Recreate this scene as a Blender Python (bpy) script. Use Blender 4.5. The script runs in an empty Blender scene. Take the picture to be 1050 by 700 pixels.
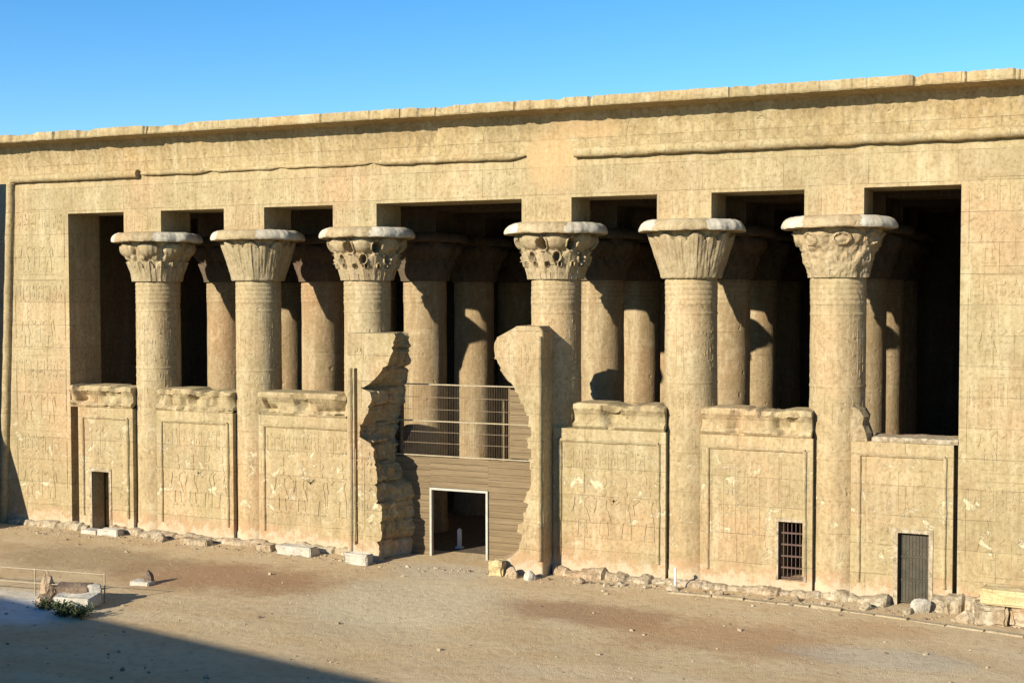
import bpy, bmesh, math, random
from mathutils import Vector, Matrix, noise

R_ = math.radians
scene = bpy.context.scene
col = scene.collection
random.seed(7)

# ------------------------------------------------------------------ camera
cam_d = bpy.data.cameras.new('camera')
cam = bpy.data.objects.new('camera', cam_d)
col.objects.link(cam)
YAW, PIT, ROL = .415, -.037, -.001
F_ = Vector((-math.sin(YAW) * math.cos(PIT), math.cos(YAW) * math.cos(PIT), math.sin(PIT)))
Rt = Vector((math.cos(YAW), math.sin(YAW), 0))
Up = Rt.cross(F_)
Rt, Up = Rt * math.cos(ROL) + Up * math.sin(ROL), Up * math.cos(ROL) - Rt * math.sin(ROL)
cam.matrix_world = Matrix(((Rt.x, Up.x, -F_.x, 18.496), (Rt.y, Up.y, -F_.y, -36.908), (Rt.z, Up.z, -F_.z, 8.595), (0, 0, 0, 1)))
cam_d.sensor_width = 36
cam_d.lens = 36 * 1333 / 1050
cam_d.clip_end = 3000
scene.camera = cam

# ------------------------------------------------------------------ light
SUN_AZ, SUN_EL = 23.0, 21.3          # degrees left of the facade's normal, above the horizon
w = bpy.data.worlds.new('World')
scene.world = w
w.use_nodes = True
nt = w.node_tree
nt.nodes.clear()
sky = nt.nodes.new('ShaderNodeTexSky')
sky.sky_type = 'NISHITA'
sky.sun_disc = False
sky.sun_elevation = R_(SUN_EL)
sky.sun_rotation = R_(180 + SUN_AZ)
sky.altitude = 80
sky.air_density = 0.85
sky.dust_density = 0.05
sky.ozone_density = 3.0
bgn = nt.nodes.new('ShaderNodeBackground')
bgn.inputs['Strength'].default_value = .105
wo = nt.nodes.new('ShaderNodeOutputWorld')
hs = nt.nodes.new('ShaderNodeHueSaturation')
hs.inputs['Hue'].default_value = .500
hs.inputs['Saturation'].default_value = 1.3
nt.links.new(sky.outputs[0], hs.inputs['Color'])
nt.links.new(hs.outputs[0], bgn.inputs[0])
nt.links.new(bgn.outputs[0], wo.inputs[0])

sd = bpy.data.lights.new('sun', 'SUN')
sd.energy = 5.0
sd.angle = R_(.5)
sd.color = (1, .925, .79)
sun = bpy.data.objects.new('sun', sd)
col.objects.link(sun)
ldir = Vector((math.sin(R_(SUN_AZ)) * math.cos(R_(SUN_EL)), math.cos(R_(SUN_AZ)) * math.cos(R_(SUN_EL)), -math.sin(R_(SUN_EL))))
sun.rotation_euler = ldir.to_track_quat('-Z', 'Y').to_euler()
sun.location = (-20, -60, 40)

scene.view_settings.view_transform = 'Standard'
scene.view_settings.look = 'None'
scene.view_settings.exposure = 0.90
scene.view_settings.gamma = 1
scene.cycles.diffuse_bounces = 2
scene.view_settings.use_curve_mapping = False


# ------------------------------------------------------------------ helpers
class MB:
    def __init__(s):
        s.v = []; s.f = []; s.m = []

    def add(s, vs, fs, m=0):
        b = len(s.v)
        s.v += [tuple(p) for p in vs]
        s.f += [tuple(i + b for i in f) for f in fs]
        s.m += [m] * len(fs)

    def box(s, x0, x1, y0, y1, z0, z1, m=0):
        s.add([(x0, y0, z0), (x1, y0, z0), (x1, y1, z0), (x0, y1, z0), (x0, y0, z1), (x1, y0, z1), (x1, y1, z1), (x0, y1, z1)],
              [(0, 1, 5, 4), (1, 2, 6, 5), (2, 3, 7, 6), (3, 0, 4, 7), (4, 5, 6, 7), (3, 2, 1, 0)], m)

    def prism_y(s, pts, y0, y1, m=0):
        """outline in (x, z), extruded from y0 to y1"""
        n = len(pts)
        s.add([(x, y0, z) for x, z in pts] + [(x, y1, z) for x, z in pts],
              [tuple(range(n)), tuple(range(2 * n - 1, n - 1, -1))] + [(i, i + n, (i + 1) % n + n, (i + 1) % n) for i in range(n)], m)

    def grid(s, rows, close=False, m=0, mf=None):
        """rows of equal length of points"""
        n = len(rows[0]); b = len(s.v)
        for r in rows: s.v += [tuple(p) for p in r]
        for i in range(len(rows) - 1):
            for j in range(n if close else n - 1):
                k = (j + 1) % n
                s.f.append((b + i * n + j, b + i * n + k, b + (i + 1) * n + k, b + (i + 1) * n + j))
                s.m.append(mf(i, j) if mf else m)

    def cap(s, pts, m=0):
        b = len(s.v)
        s.v += [tuple(p) for p in pts]
        s.f.append(tuple(range(b, b + len(pts)))); s.m.append(m)

    def lathe(s, prof, n=48, cx=0, cy=0, caps=True, m=0, disp=None):
        rows = []
        for i, (r, z) in enumerate(prof):
            row = []
            for j in range(n):
                a = 2 * math.pi * j / n
                rr = r + (disp(a, z, i) if disp else 0)
                row.append((cx + rr * math.cos(a), cy + rr * math.sin(a), z))
            rows.append(row)
        s.grid(rows, True, m)
        if caps:
            s.cap(list(reversed(rows[0])), m); s.cap(rows[-1], m)

    def tube(s, p, q, r, n=10, m=0, r2=None):
        p = Vector(p); q = Vector(q); d = (q - p).normalized()
        u = d.orthogonal().normalized(); v = d.cross(u)
        r2 = r if r2 is None else r2
        rows = [[o + u * (rr * math.cos(2 * math.pi * j / n)) + v * (rr * math.sin(2 * math.pi * j / n)) for j in range(n)] for o, rr in ((p, r), (q, r2))]
        s.grid(rows, True, m)
        s.cap(list(reversed(rows[0])), m); s.cap(rows[1], m)

    def rough_tube(s, p, q, r, step=.25, n=12, amp=.03, m=0, taper=0):
        p = Vector(p); q = Vector(q); L = (q - p).length; d = (q - p).normalized()
        u = d.orthogonal().normalized(); v = d.cross(u)
        k = max(2, int(L / step)); rows = []; r0 = r
        for i in range(k + 1):
            o = p.lerp(q, i / k); row = []
            if taper:
                r = r0 * min(1, .15 + min(i, k - i) / k * L / taper) ** .7
            for j in range(n):
                a = 2 * math.pi * j / n; e = u * math.cos(a) + v * math.sin(a)
                row.append(o + e * (r + amp * noise.noise((o + e * r) * 1.7) + amp * .7 * noise.noise((o + e * r) * 5)))
            rows.append(row)
        s.grid(rows, True, m)
        s.cap(list(reversed(rows[0])), m); s.cap(rows[-1], m)

    def build(s, name, mats, parent=None, smooth=False, loc=None):
        me = bpy.data.meshes.new(name)
        me.from_pydata(s.v, [], s.f)
        for mt in (mats if isinstance(mats, (list, tuple)) else [mats]): me.materials.append(mt)
        me.polygons.foreach_set('material_index', s.m)
        bm = bmesh.new(); bm.from_mesh(me)
        bmesh.ops.recalc_face_normals(bm, faces=bm.faces[:])
        bm.to_mesh(me); bm.free()
        if smooth:
            me.polygons.foreach_set('use_smooth', [True] * len(me.polygons))
            me.set_sharp_from_angle(angle=R_(smooth if smooth is not True else 40))
        o = bpy.data.objects.new(name, me)
        col.objects.link(o)
        if parent: o.parent = parent
        if loc: o.location = loc
        return o


def tag(o, label=None, cat=None, group=None, kind=None):
    if label: o['label'] = label
    if cat: o['category'] = cat
    if group: o['group'] = group
    if kind: o['kind'] = kind
    return o


def empty(name, loc=(0, 0, 0), rz=0):
    o = bpy.data.objects.new(name, None)
    o.empty_display_size = .3
    col.objects.link(o); o.location = loc; o.rotation_euler = (0, 0, rz)
    return o


def copy_tree(o, parent=None):
    c = o.copy(); col.objects.link(c); c.parent = parent
    for ch in list(o.children): copy_tree(ch, c)
    return c


def fb(x, y, z, s=1.0, o=4):
    return noise.fractal(Vector((x * s, y * s, z * s)), 1.0, 2.0, o, noise_basis='PERLIN_ORIGINAL')


# ------------------------------------------------------------------ materials
class NT:
    def __init__(s, name):
        s.mat = bpy.data.materials.new(name); s.mat.use_nodes = True
        s.t = s.mat.node_tree; s.t.nodes.clear()
        s.out = s.n('ShaderNodeOutputMaterial'); s.b = s.n('ShaderNodeBsdfPrincipled')
        s.l(s.b.outputs[0], s.out.inputs[0])
        s.pos = s.n('ShaderNodeNewGeometry').outputs['Position']

    def n(s, t, **k):
        o = s.t.nodes.new(t)
        for a, b in k.items(): setattr(o, a, b)
        return o

    def l(s, a, b): s.t.links.new(a, b)

    def math(s, op, a, b=None, c=None):
        o = s.n('ShaderNodeMath', operation=op)
        for i, x in enumerate((a, b, c)):
            if x is None: continue
            if isinstance(x, (int, float)): o.inputs[i].default_value = x
            else: s.l(x, o.inputs[i])
        return o.outputs[0]

    def vscale(s, v, sc, loc=(0, 0, 0)):
        o = s.n('ShaderNodeMapping'); o.inputs['Scale'].default_value = sc; o.inputs['Location'].default_value = loc
        s.l(v, o.inputs['Vector']); return o.outputs[0]

    def noise(s, scale, detail=6, rough=.55, v=None, dist=0):
        o = s.n('ShaderNodeTexNoise'); o.inputs['Scale'].default_value = scale; o.inputs['Detail'].default_value = detail
        o.inputs['Roughness'].default_value = rough; o.inputs['Distortion'].default_value = dist
        s.l(v if v is not None else s.pos, o.inputs['Vector']); return o.outputs['Fac']

    def ramp(s, f, stops):
        o = s.n('ShaderNodeValToRGB'); e = o.color_ramp.elements
        while len(e) < len(stops): e.new(.5)
        for i, (p, c) in enumerate(stops):
            e[i].position = p; e[i].color = (c, c, c, 1) if isinstance(c, (int, float)) else (*c, 1)
        s.l(f, o.inputs[0]); return o.outputs[0]

    def mix(s, f, a, b, mode='MIX'):
        o = s.n('ShaderNodeMix', data_type='RGBA', blend_type=mode)
        for sock, x in ((o.inputs[0], f), (o.inputs[6], a), (o.inputs[7], b)):
            if isinstance(x, (int, float)): sock.default_value = x
            elif isinstance(x, tuple): sock.default_value = (*x, 1)
            else: s.l(x, sock)
        return o.outputs[2]

    def sep(s):
        o = s.n('ShaderNodeSeparateXYZ'); s.l(s.pos, o.inputs[0]); return o.outputs

    def comb(s, x, y, z=0):
        o = s.n('ShaderNodeCombineXYZ')
        for i, k in enumerate((x, y, z)):
            if isinstance(k, (int, float)): o.inputs[i].default_value = k
            else: s.l(k, o.inputs[i])
        return o.outputs[0]

    def bump(s, h, dist=.03, strength=1.0):
        o = s.n('ShaderNodeBump'); o.inputs['Distance'].default_value = dist; o.inputs['Strength'].default_value = strength
        s.l(h, o.inputs['Height']); s.l(o.outputs[0], s.b.inputs['Normal'])

    def done(s, c, rough=.95, spec=.15):
        if isinstance(c, tuple): s.b.inputs['Base Color'].default_value = (*c, 1)
        else: s.l(c, s.b.inputs['Base Color'])
        s.b.inputs['Roughness'].default_value = rough
        s.b.inputs['Specular IOR Level'].default_value = spec
        return s.mat


def sandstone(name, base=(.350, .275, .145), dark=(.18, .13, .06), pale=(.46, .385, .24), red=(.36, .236, .125),
              joints=True, drum=False, low_salt=True, bumpd=.035, speck=1.0, repair=False, stain=.65):
    t = NT(name); x, y, z = t.sep()
    big = t.noise(.35, 4, .5)
    mid = t.noise(1.6, 7, .62)
    fine = t.noise(9, 6, .7)
    streak = t.noise(1, 5, .6, t.vscale(t.pos, (2.6, 2.6, .22)))
    c = t.mix(t.ramp(mid, [(.30, 0), (.72, 1)]), dark, base)
    c = t.mix(.55, c, base)
    c = t.mix(t.ramp(big, [(.46, 0), (.66, .75)]), c, red)
    c = t.mix(t.ramp(streak, [(.50, 0), (.72, .55)]), c, pale)
    c = t.mix(t.ramp(streak, [(.26, .45), (.42, 0)]), c, dark)
    # grain and small pits
    c = t.mix(t.math('MULTIPLY', t.ramp(fine, [(.36, .8), (.5, 0)]), .75 * speck), c, dark)
    c = t.mix(t.math('MULTIPLY', t.ramp(fine, [(.55, 0), (.72, .8)]), .6 * speck), c, pale)
    blot = t.noise(.75, 7, .65, t.vscale(t.pos, (1, 1, 1.3), (7, 3, 1)), .8)
    c = t.mix(t.math('MULTIPLY', t.ramp(blot, [(.54, 0), (.66, 1)]), .42 * stain), c, (.20, .13, .065))
    c = t.mix(t.math('MULTIPLY', t.ramp(blot, [(.32, 1), (.44, 0)]), .40 * stain), c, tuple(min(.6, q * 1.08) for q in pale))
    run = t.noise(1, 4, .6, t.vscale(t.pos, (1.7, 1.7, .09), (0, 5, 0)))
    c = t.mix(t.math('MULTIPLY', t.ramp(run, [(.60, 0), (.70, 1)]), .35 * stain), c, (.15, .105, .06))
    grain = t.noise(1, 6, .7, t.vscale(t.pos, (9, 9, 2.2)))
    c = t.mix(t.math('MULTIPLY', t.ramp(grain, [(.34, .9), (.48, 0)]), .38 * speck), c, dark)
    c = t.mix(t.math('MULTIPLY', t.ramp(grain, [(.54, 0), (.70, .9)]), .36 * speck), c, pale)
    h = t.math('ADD', t.math('MULTIPLY', mid, .8), t.math('MULTIPLY', t.math('ADD', fine, grain), .35))
    if low_salt:
        sp = t.noise(1.9, 8, .72, dist=.6)
        zr = t.ramp(t.math('MULTIPLY', z, .1), [(.06, .0), (.14, 1), (.30, 1), (.48, .15)])
        spm = t.math('MULTIPLY', t.ramp(sp, [(.56, 0), (.62, .75)]), zr)
        c = t.mix(spm, c, tuple(min(.6, q * 1.18) for q in pale))
        h = t.math('SUBTRACT', h, t.math('MULTIPLY', spm, .5))
    pits = t.noise(3.2, 3, .5)
    h = t.math('SUBTRACT', h, t.math('MULTIPLY', t.ramp(pits, [(.66, 0), (.74, 1)]), .6))
    if joints:
        wob = t.math('MULTIPLY', t.noise(1.2, 2), .05)
        br = t.n('ShaderNodeTexBrick'); br.offset = .45
        br.inputs['Scale'].default_value = 1
        br.inputs['Brick Width'].default_value = 60 if drum else 2.35
        br.inputs['Row Height'].default_value = .92 if drum else .83
        br.inputs['Mortar Size'].default_value = .011
        br.inputs['Mortar Smooth'].default_value = .6
        br.inputs['Color1'].default_value = (.35, .35, .35, 1); br.inputs['Color2'].default_value = (.65, .65, .65, 1)
        t.l(t.comb(t.math('ADD', t.math('ADD', x, y), 40), t.math('ADD', z, wob)), br.inputs['Vector'])
        jf = t.math('MULTIPLY', br.outputs['Fac'], t.ramp(t.noise(.9, 3), [(.38, .05), (.62, 1)]))
        c = t.mix(t.math('MULTIPLY', jf, .16), c, (.12, .08, .04))
        if not drum:
            c = t.mix(.22, c, br.outputs['Color'], 'OVERLAY')
        h = t.math('SUBTRACT', h, t.math('MULTIPLY', jf, .25))
    if low_salt:
        lowm = t.math('MULTIPLY_ADD', t.noise(1.1, 5, .65), 1.9, -.15)
        f = t.math('SUBTRACT', lowm, z)
        sal = t.ramp(f, [(.0, 0), (.35, .75)])
        c = t.mix(sal, c, (.34, .215, .115))
        f2 = t.math('SUBTRACT', t.math('MULTIPLY_ADD', t.noise(2.8, 8, .8), 2.6, -.75), z)
        c = t.mix(t.ramp(f2, [(.0, 0), (.30, .6)]), c, (.46, .39, .27))
    if repair:      # smooth orange plaster patched into the middle of the top of the facade
        n1 = t.math('MULTIPLY_ADD', t.noise(1.4, 5, .6), 1.5, -.75)
        dx = t.math('DIVIDE', t.math('SUBTRACT', x, 3.55), 1.05); dz = t.math('DIVIDE', t.math('SUBTRACT', z, 12.75), 1.15)
        d = t.math('ADD', t.math('SQRT', t.math('ADD', t.math('MULTIPLY', dx, dx), t.math('MULTIPLY', dz, dz))), n1)
        dx = t.math('DIVIDE', t.math('SUBTRACT', x, 4.7), 1.5); dz = t.math('DIVIDE', t.math('SUBTRACT', z, 13.55), .4)
        d2 = t.math('ADD', t.math('SQRT', t.math('ADD', t.math('MULTIPLY', dx, dx), t.math('MULTIPLY', dz, dz))), n1)
        k = t.ramp(t.math('MINIMUM', d, d2), [(.55, .5), (1.25, 0)])
        c = t.mix(k, c, t.mix(fine, (.36, .22, .10), (.47, .315, .16)))
        h = t.math('MULTIPLY', h, t.math('MULTIPLY_ADD', k, -.7, 1))
    t.bump(h, bumpd)
    return t.done(c)


M = {}
M['wall'] = sandstone('sandstone_wall', repair=True)
M['shaft'] = sandstone('sandstone_shaft', base=(.36, .275, .148), red=(.375, .25, .13), drum=True)
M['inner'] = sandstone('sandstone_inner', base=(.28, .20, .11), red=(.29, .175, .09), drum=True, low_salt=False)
M['shaded_soot'] = sandstone('shaded_soot_capital_stone', base=(.11, .085, .055), dark=(.05, .038, .026), pale=(.16, .125, .08), red=(.12, .07, .045), joints=False, low_salt=False)  # inner capitals painted darker for the hall's shade, besides their soot
M['hall'] = sandstone('shaded_soot_hall_stone', base=(.125, .10, .066), dark=(.06, .048, .032), pale=(.18, .15, .10), red=(.14, .085, .055), low_salt=False)  # hall shade and weaker bounce put into the stone colour, on top of soot
M['capital'] = sandstone('sandstone_capital', base=(.34, .27, .155), pale=(.45, .37, .24), red=(.33, .23, .13), joints=False, low_salt=False)
M['rim'] = sandstone('pale_weathered_rim', base=(.50, .45, .35), dark=(.33, .28, .19), pale=(.60, .56, .47), red=(.44, .37, .26), joints=False, low_salt=False, bumpd=.02)
M['rubble'] = sandstone('pale_rubble', base=(.38, .31, .20), dark=(.16, .115, .065), pale=(.56, .50, .37), red=(.34, .22, .12), joints=False, low_salt=False, bumpd=.08, speck=1.4)
M['broken'] = sandstone('broken_stone', base=(.33, .255, .145), dark=(.17, .12, .06), joints=False, bumpd=.12, speck=1.4)
M['cornice'] = sandstone('cornice_stone', base=(.350, .270, .138), dark=(.17, .12, .053), red=(.36, .245, .115), low_salt=False, repair=True)


def plain(name, c1, c2, scale=3, rough=.8, metal=0, bump=.01, stretch=(1, 1, 1)):
    t = NT(name); v = t.vscale(t.pos, stretch)
    n1 = t.noise(scale, 6, .6, v); n2 = t.noise(scale * 6, 4, .6, v)
    c = t.mix(t.ramp(n1, [(.3, 0), (.7, 1)]), c1, c2)
    c = t.mix(t.math('MULTIPLY', t.ramp(n2, [(.3, 1), (.5, 0)]), .5), c, tuple(k * .5 for k in c1))
    t.bump(t.math('ADD', n1, n2), bump)
    t.b.inputs['Metallic'].default_value = metal
    return t.done(c, rough, .3)


M['plank'] = plain('brown_planks', (.13, .09, .045), (.21, .15, .08), 2, .85, stretch=(.25, 1, 6))
M['rail'] = plain('pale_rail_wood', (.27, .22, .13), (.38, .31, .20), 4, .8)
M['frame'] = plain('pale_painted_frame', (.33, .31, .25), (.42, .40, .33), 5, .7)
M['wire'] = plain('rusty_wire', (.14, .10, .06), (.22, .16, .09), 8, .7)
M['metal'] = plain('grey_green_metal', (.04, .034, .02), (.07, .058, .034), 4, .6)
M['redmetal'] = plain('brown_red_metal', (.07, .04, .03), (.13, .075, .05), 4, .7)
M['whitepost'] = plain('white_painted_post', (.55, .54, .50), (.66, .65, .61), 6, .6)
M['barrier'] = plain('weathered_barrier_wood', (.30, .24, .15), (.40, .33, .22), 5, .8)
M['mud'] = plain('mud_brick', (.26, .19, .12), (.36, .27, .18), 1.2, .95, bump=.05)
M['darkhouse'] = plain('grey_mud_render', (.27, .23, .15), (.36, .31, .21), .8, .95, bump=.04)
M['whitestone'] = plain('white_limestone', (.34, .30, .225), (.50, .46, .375), 3, .85, bump=.03)
M['tanstone'] = plain('tan_boulder', (.30, .21, .125), (.41, .30, .19), 2.5, .95, bump=.06)
M['darkstone'] = plain('dark_brown_stone', (.13, .09, .06), (.24, .17, .11), 3, .95, bump=.05)
M['yellowstone'] = plain('yellow_sandstone', (.42, .32, .15), (.52, .41, .22), 3, .9, bump=.03)
M['bark'] = plain('shrub_stem', (.10, .07, .04), (.17, .12, .07), 6, .9)


def leafmat():
    t = NT('shrub_leaf')
    o = t.n('ShaderNodeNewGeometry').outputs['Random Per Island']
    c = t.mix(o, (.025, .04, .014), (.07, .085, .03))
    return t.done(c, .7, .3)


M['leaf'] = leafmat()


def sandmat():
    t = NT('court_sand'); x, y, z = t.sep()
    n0 = t.noise(.16, 3, .5, dist=.4); n1 = t.noise(.55, 6, .6); n2 = t.noise(3.5, 6, .65); n3 = t.noise(28, 4, .7)
    tr = t.noise(1, 5, .6, t.vscale(t.pos, (.22, .9, 1)))
    base = (.51, .385, .22)
    c = t.mix(t.ramp(n1, [(.3, 0), (.7, 1)]), (.46, .32, .165), base)
    c = t.mix(t.ramp(tr, [(.45, 0), (.7, .6)]), c, (.53, .43, .27))

    def blob(cx, cy, rx, ry, f0=.55, f1=1.25):
        dx = t.math('DIVIDE', t.math('SUBTRACT', x, cx), rx); dy = t.math('DIVIDE', t.math('SUBTRACT', y, cy), ry)
        d = t.math('SQRT', t.math('ADD', t.math('MULTIPLY', dx, dx), t.math('MULTIPLY', dy, dy)))
        d = t.math('ADD', d, t.math('MULTIPLY_ADD', n1, 1.1, -.55))
        d = t.math('ADD', d, t.math('MULTIPLY_ADD', n2, .4, -.2))
        return t.ramp(d, [(f0, 1), (f1, 0)])
    # reddish damp earth, trodden pale sand, grey dust: worn patches of the court's own surface
    for cx, cy, rx, ry, cc, k in ((-5.2, -4.6, 5.0, 2.3, (.31, .18, .09), .85), (6.3, -4.3, 3.6, 1.5, (.30, .185, .10), .8), (-11, -4.0, 5, 2.2, (.27, .19, .10), .6),
                                  (1.4, -5.2, 3.4, 4.2, (.53, .44, .28), .8), (10.5, -5.4, 4.0, 2.0, (.36, .215, .105), .7), (13.6, -3.2, 2.2, 1.0, (.40, .26, .14), .6), (14.2, -5.6, 2.6, 1.2, (.42, .37, .28), .6),
                                  (-9, -9.2, 3.6, 1.2, (.58, .53, .42), .85), (-8.6, -10.6, 3.2, 1.5, (.60, .58, .53), .9), (.5, -1.2, 2.2, 1.3, (.48, .40, .27), .7)):
        c = t.mix(t.math('MULTIPLY', blob(cx, cy, rx, ry), k), c, cc)
    c = t.mix(t.math('MULTIPLY', t.ramp(n2, [(.3, .8), (.5, 0)]), .5), c, (.22, .15, .085))
    c = t.mix(t.math('MULTIPLY', t.ramp(n3, [(.55, 0), (.75, .9)]), .45), c, (.56, .48, .35))
    c = t.mix(t.math('MULTIPLY', t.ramp(n3, [(.28, .9), (.42, 0)]), .45), c, (.18, .12, .07))
    h = t.math('ADD', t.math('MULTIPLY', n2, .7), t.math('MULTIPLY', n3, .35))
    t.bump(h, .06)
    return t.done(c)


M['sand'] = sandmat()
M['kerb'] = plain('kerb_stone', (.27, .21, .125), (.38, .31, .20), 2, .9, bump=.04)

# ------------------------------------------------------------------ relief carving: shallow raised signs, part of a wall's own mesh
GL = {
    'disc': [[(.5 + .42 * math.cos(a * math.pi / 6), .5 + .42 * math.sin(a * math.pi / 6)) for a in range(12)]],
    'loaf': [[(.08, .3)] + [(.5 + .42 * math.cos(a * math.pi / 6), .3 + .42 * math.sin(a * math.pi / 6)) for a in range(6, -1, -1)][::-1]],
    'bar': [[(.05, .4), (.95, .4), (.95, .6), (.05, .6)]],
    'two': [[(.05, .2), (.95, .2), (.95, .38), (.05, .38)], [(.05, .6), (.95, .6), (.95, .78), (.05, .78)]],
    'water': [[(0, .35)] + [((i + 1) / 7, .62 if i % 2 == 0 else .42) for i in range(6)] + [(1, .6), (1, .45)] + [((6 - i) / 7, .26 if i % 2 == 0 else .46) for i in range(6)] + [(0, .22)]],
    'reed': [[(.4, 0), (.55, 0), (.56, .3), (.72, .55), (.62, .98), (.45, .8), (.38, .4)]],
    'bird': [[(.25, .05), (.42, .05), (.45, .28), (.95, .12), (.98, .22), (.72, .55), (.5, .72), (.46, .92), (.3, .98), (.16, .85), (.05, .8), (.18, .72), (.16, .45), (.28, .3)]],
    'owl': [[(.3, .02), (.5, .02), (.52, .2), (.8, .05), (.85, .15), (.68, .5), (.66, .72), (.68, .95), (.3, .95), (.26, .72), (.28, .3)]],
    'ankh': [[(.42, 0), (.58, 0), (.58, .42), (.88, .42), (.88, .58), (.6, .58), (.76, .75), (.66, .98), (.34, .98), (.24, .75), (.4, .58), (.12, .58), (.12, .42), (.42, .42)]],
    'seated': [[(.12, 0), (.88, 0), (.86, .12), (.78, .36), (.5, .34), (.52, .62), (.48, .7), (.56, .82), (.46, .98), (.28, .95), (.24, .76), (.3, .68), (.2, .6), (.16, .3)]],
    'snake': [[(0, .2), (.2, .45), (.4, .25), (.65, .28), (.72, .6), (.62, .75), (.8, .85), (.92, .7), (.86, .3), (.7, .1), (.4, .08), (.22, .25)]],
    'stroke': [[(.42, .1), (.58, .1), (.58, .9), (.42, .9)]],
    'basket': [[(.04, .65), (.12, .38), (.32, .24), (.68, .24), (.88, .38), (.96, .65)]],
    'door': [[(.15, .1), (.28, .1), (.28, .85), (.15, .85)], [(.72, .1), (.85, .1), (.85, .85), (.72, .85)], [(.1, .87), (.9, .87), (.9, .99), (.1, .99)]],
    'eye': [[(.02, .5), (.25, .72), (.5, .78), (.76, .7), (.98, .48), (.72, .36), (.6, .1), (.48, .12), (.5, .32), (.25, .36)]],
}
GKEYS = list(GL)
# walking figure in profile, facing right; unit height
FIG = [
    [(.30, 0), (.50, 0), (.50, .025), (.40, .05), (.41, .25), (.44, .42), (.50, .42), (.56, .25), (.60, .05), (.59, 0), (.80, 0), (.79, .025), (.69, .05), (.66, .28), (.64, .50),
     (.60, .56), (.62, .70), (.74, .74), (.70, .78), (.56, .79), (.55, .81), (.60, .83), (.61, .87), (.57, .92), (.46, .92), (.42, .86), (.44, .79), (.30, .78), (.24, .74), (.36, .70), (.40, .56), (.33, .44), (.30, .25)],
]
ARM1 = [(.66, .77), (.72, .73), (.90, .62), (1.06, .70), (1.04, .75), (.90, .68), (.74, .78)]
ARM2 = [(.27, .75), (.32, .75), (.30, .58), (.24, .44), (.19, .45), (.24, .60)]
CROWNS = [[(.45, .925), (.57, .925), (.60, 1.0), (.53, 1.10), (.50, 1.13), (.46, 1.09), (.43, 1.0)],
          [(.44, .925), (.58, .925), (.60, .98), (.60, 1.13), (.54, 1.13), (.54, .99), (.44, 1.0)],
          [(.46, .925), (.56, .925), (.64, 1.0), (.60, 1.10), (.51, 1.13), (.42, 1.10), (.38, 1.0)]]
STAFF = [(1.02, 0), (1.05, 0), (1.05, .92), (1.02, .92)]
SKIRT = [(.31, .33), (.78, .30), (.66, .53), (.36, .53)]
THRONE = [(0, 0), (.62, 0), (.62, .26), (.16, .26), (.14, .40), (0, .40)]


def relief(mb, poly, mp, h=.022, m=0):
    """poly in wall (u,v); mp(u,v,d) -> 3D at height d above the wall"""
    h *= .65
    n = len(poly)
    cx = sum(p[0] for p in poly) / n; cy = sum(p[1] for p in poly) / n
    sx = max(p[0] for p in poly) - min(p[0] for p in poly); sy = max(p[1] for p in poly) - min(p[1] for p in poly)
    k = min(.93, max(.5, 1 - .03 / max(.05, min(sx, sy))))
    vs = [mp(u, v, -.006) for u, v in poly] + [mp(cx + (u - cx) * k, cy + (v - cy) * k, h) for u, v in poly]
    mb.add(vs, [tuple(range(n, 2 * n))] + [(i, (i + 1) % n, (i + 1) % n + n, i + n) for i in range(n)], m)


def place(poly, u, v, su, sv, flip=False):
    return [(u + (su - p[0] * su if flip else p[0] * su), v + p[1] * sv) for p in poly]


def glyph_columns(mb, mp, u0, u1, v0, v1, cw=.34, h=.02, rnd=random, keep=.85, lines=True):
    n = max(1, int((u1 - u0) / cw)); cw = (u1 - u0) / n
    for i in range(n):
        u = u0 + i * cw
        if lines:
            relief(mb, [(u - .012, v0), (u + .012, v0), (u + .012, v1), (u - .012, v1)], mp, h * .8)
        v = v1 - .04
        while v > v0 + .12:
            hh = rnd.uniform(.2, .36)
            if v - hh < v0: hh = v - v0
            if rnd.random() < keep and hh > .1:
                if rnd.random() < .3:
                    for q in (0, 1):
                        for p in GL[rnd.choice(GKEYS)]:
                            relief(mb, place(p, u + cw * (.12 + .42 * q), v - hh * .9, cw * .36, hh * .82), mp, h * rnd.uniform(.8, 1.2))
                else:
                    for p in GL[rnd.choice(GKEYS)]:
                        relief(mb, place(p, u + cw * .16, v - hh * .9, cw * .68, hh * .82), mp, h * rnd.uniform(.8, 1.2))
            v -= hh


def figure(mb, mp, u, v, H, flip=False, rnd=random, h=.035, staff=None):
    W = H * .62
    f = lambda p: place(p, u, v, W, H, flip)
    h *= .6
    for p in FIG: relief(mb, f(p), mp, h)
    relief(mb, f(SKIRT), mp, h * 1.25)
    relief(mb, f(ARM1), mp, h * 1.15)
    relief(mb, f(ARM2), mp, h * 1.3)
    relief(mb, f(rnd.choice(CROWNS)), mp, h * .9)
    if staff if staff is not None else rnd.random() < .5: relief(mb, f(STAFF), mp, h * .7)


def frame_rect(mb, mp, u0, u1, v0, v1, t=.03, h=.025):
    relief(mb, [(u0, v0), (u1, v0), (u1, v0 + t), (u0, v0 + t)], mp, h)
    relief(mb, [(u0, v1 - t), (u1, v1 - t), (u1, v1), (u0, v1)], mp, h)
    relief(mb, [(u0, v0 + t), (u0 + t, v0 + t), (u0 + t, v1 - t), (u0, v1 - t)], mp, h)
    relief(mb, [(u1 - t, v0 + t), (u1, v0 + t), (u1, v1 - t), (u1 - t, v1 - t)], mp, h)


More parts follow.
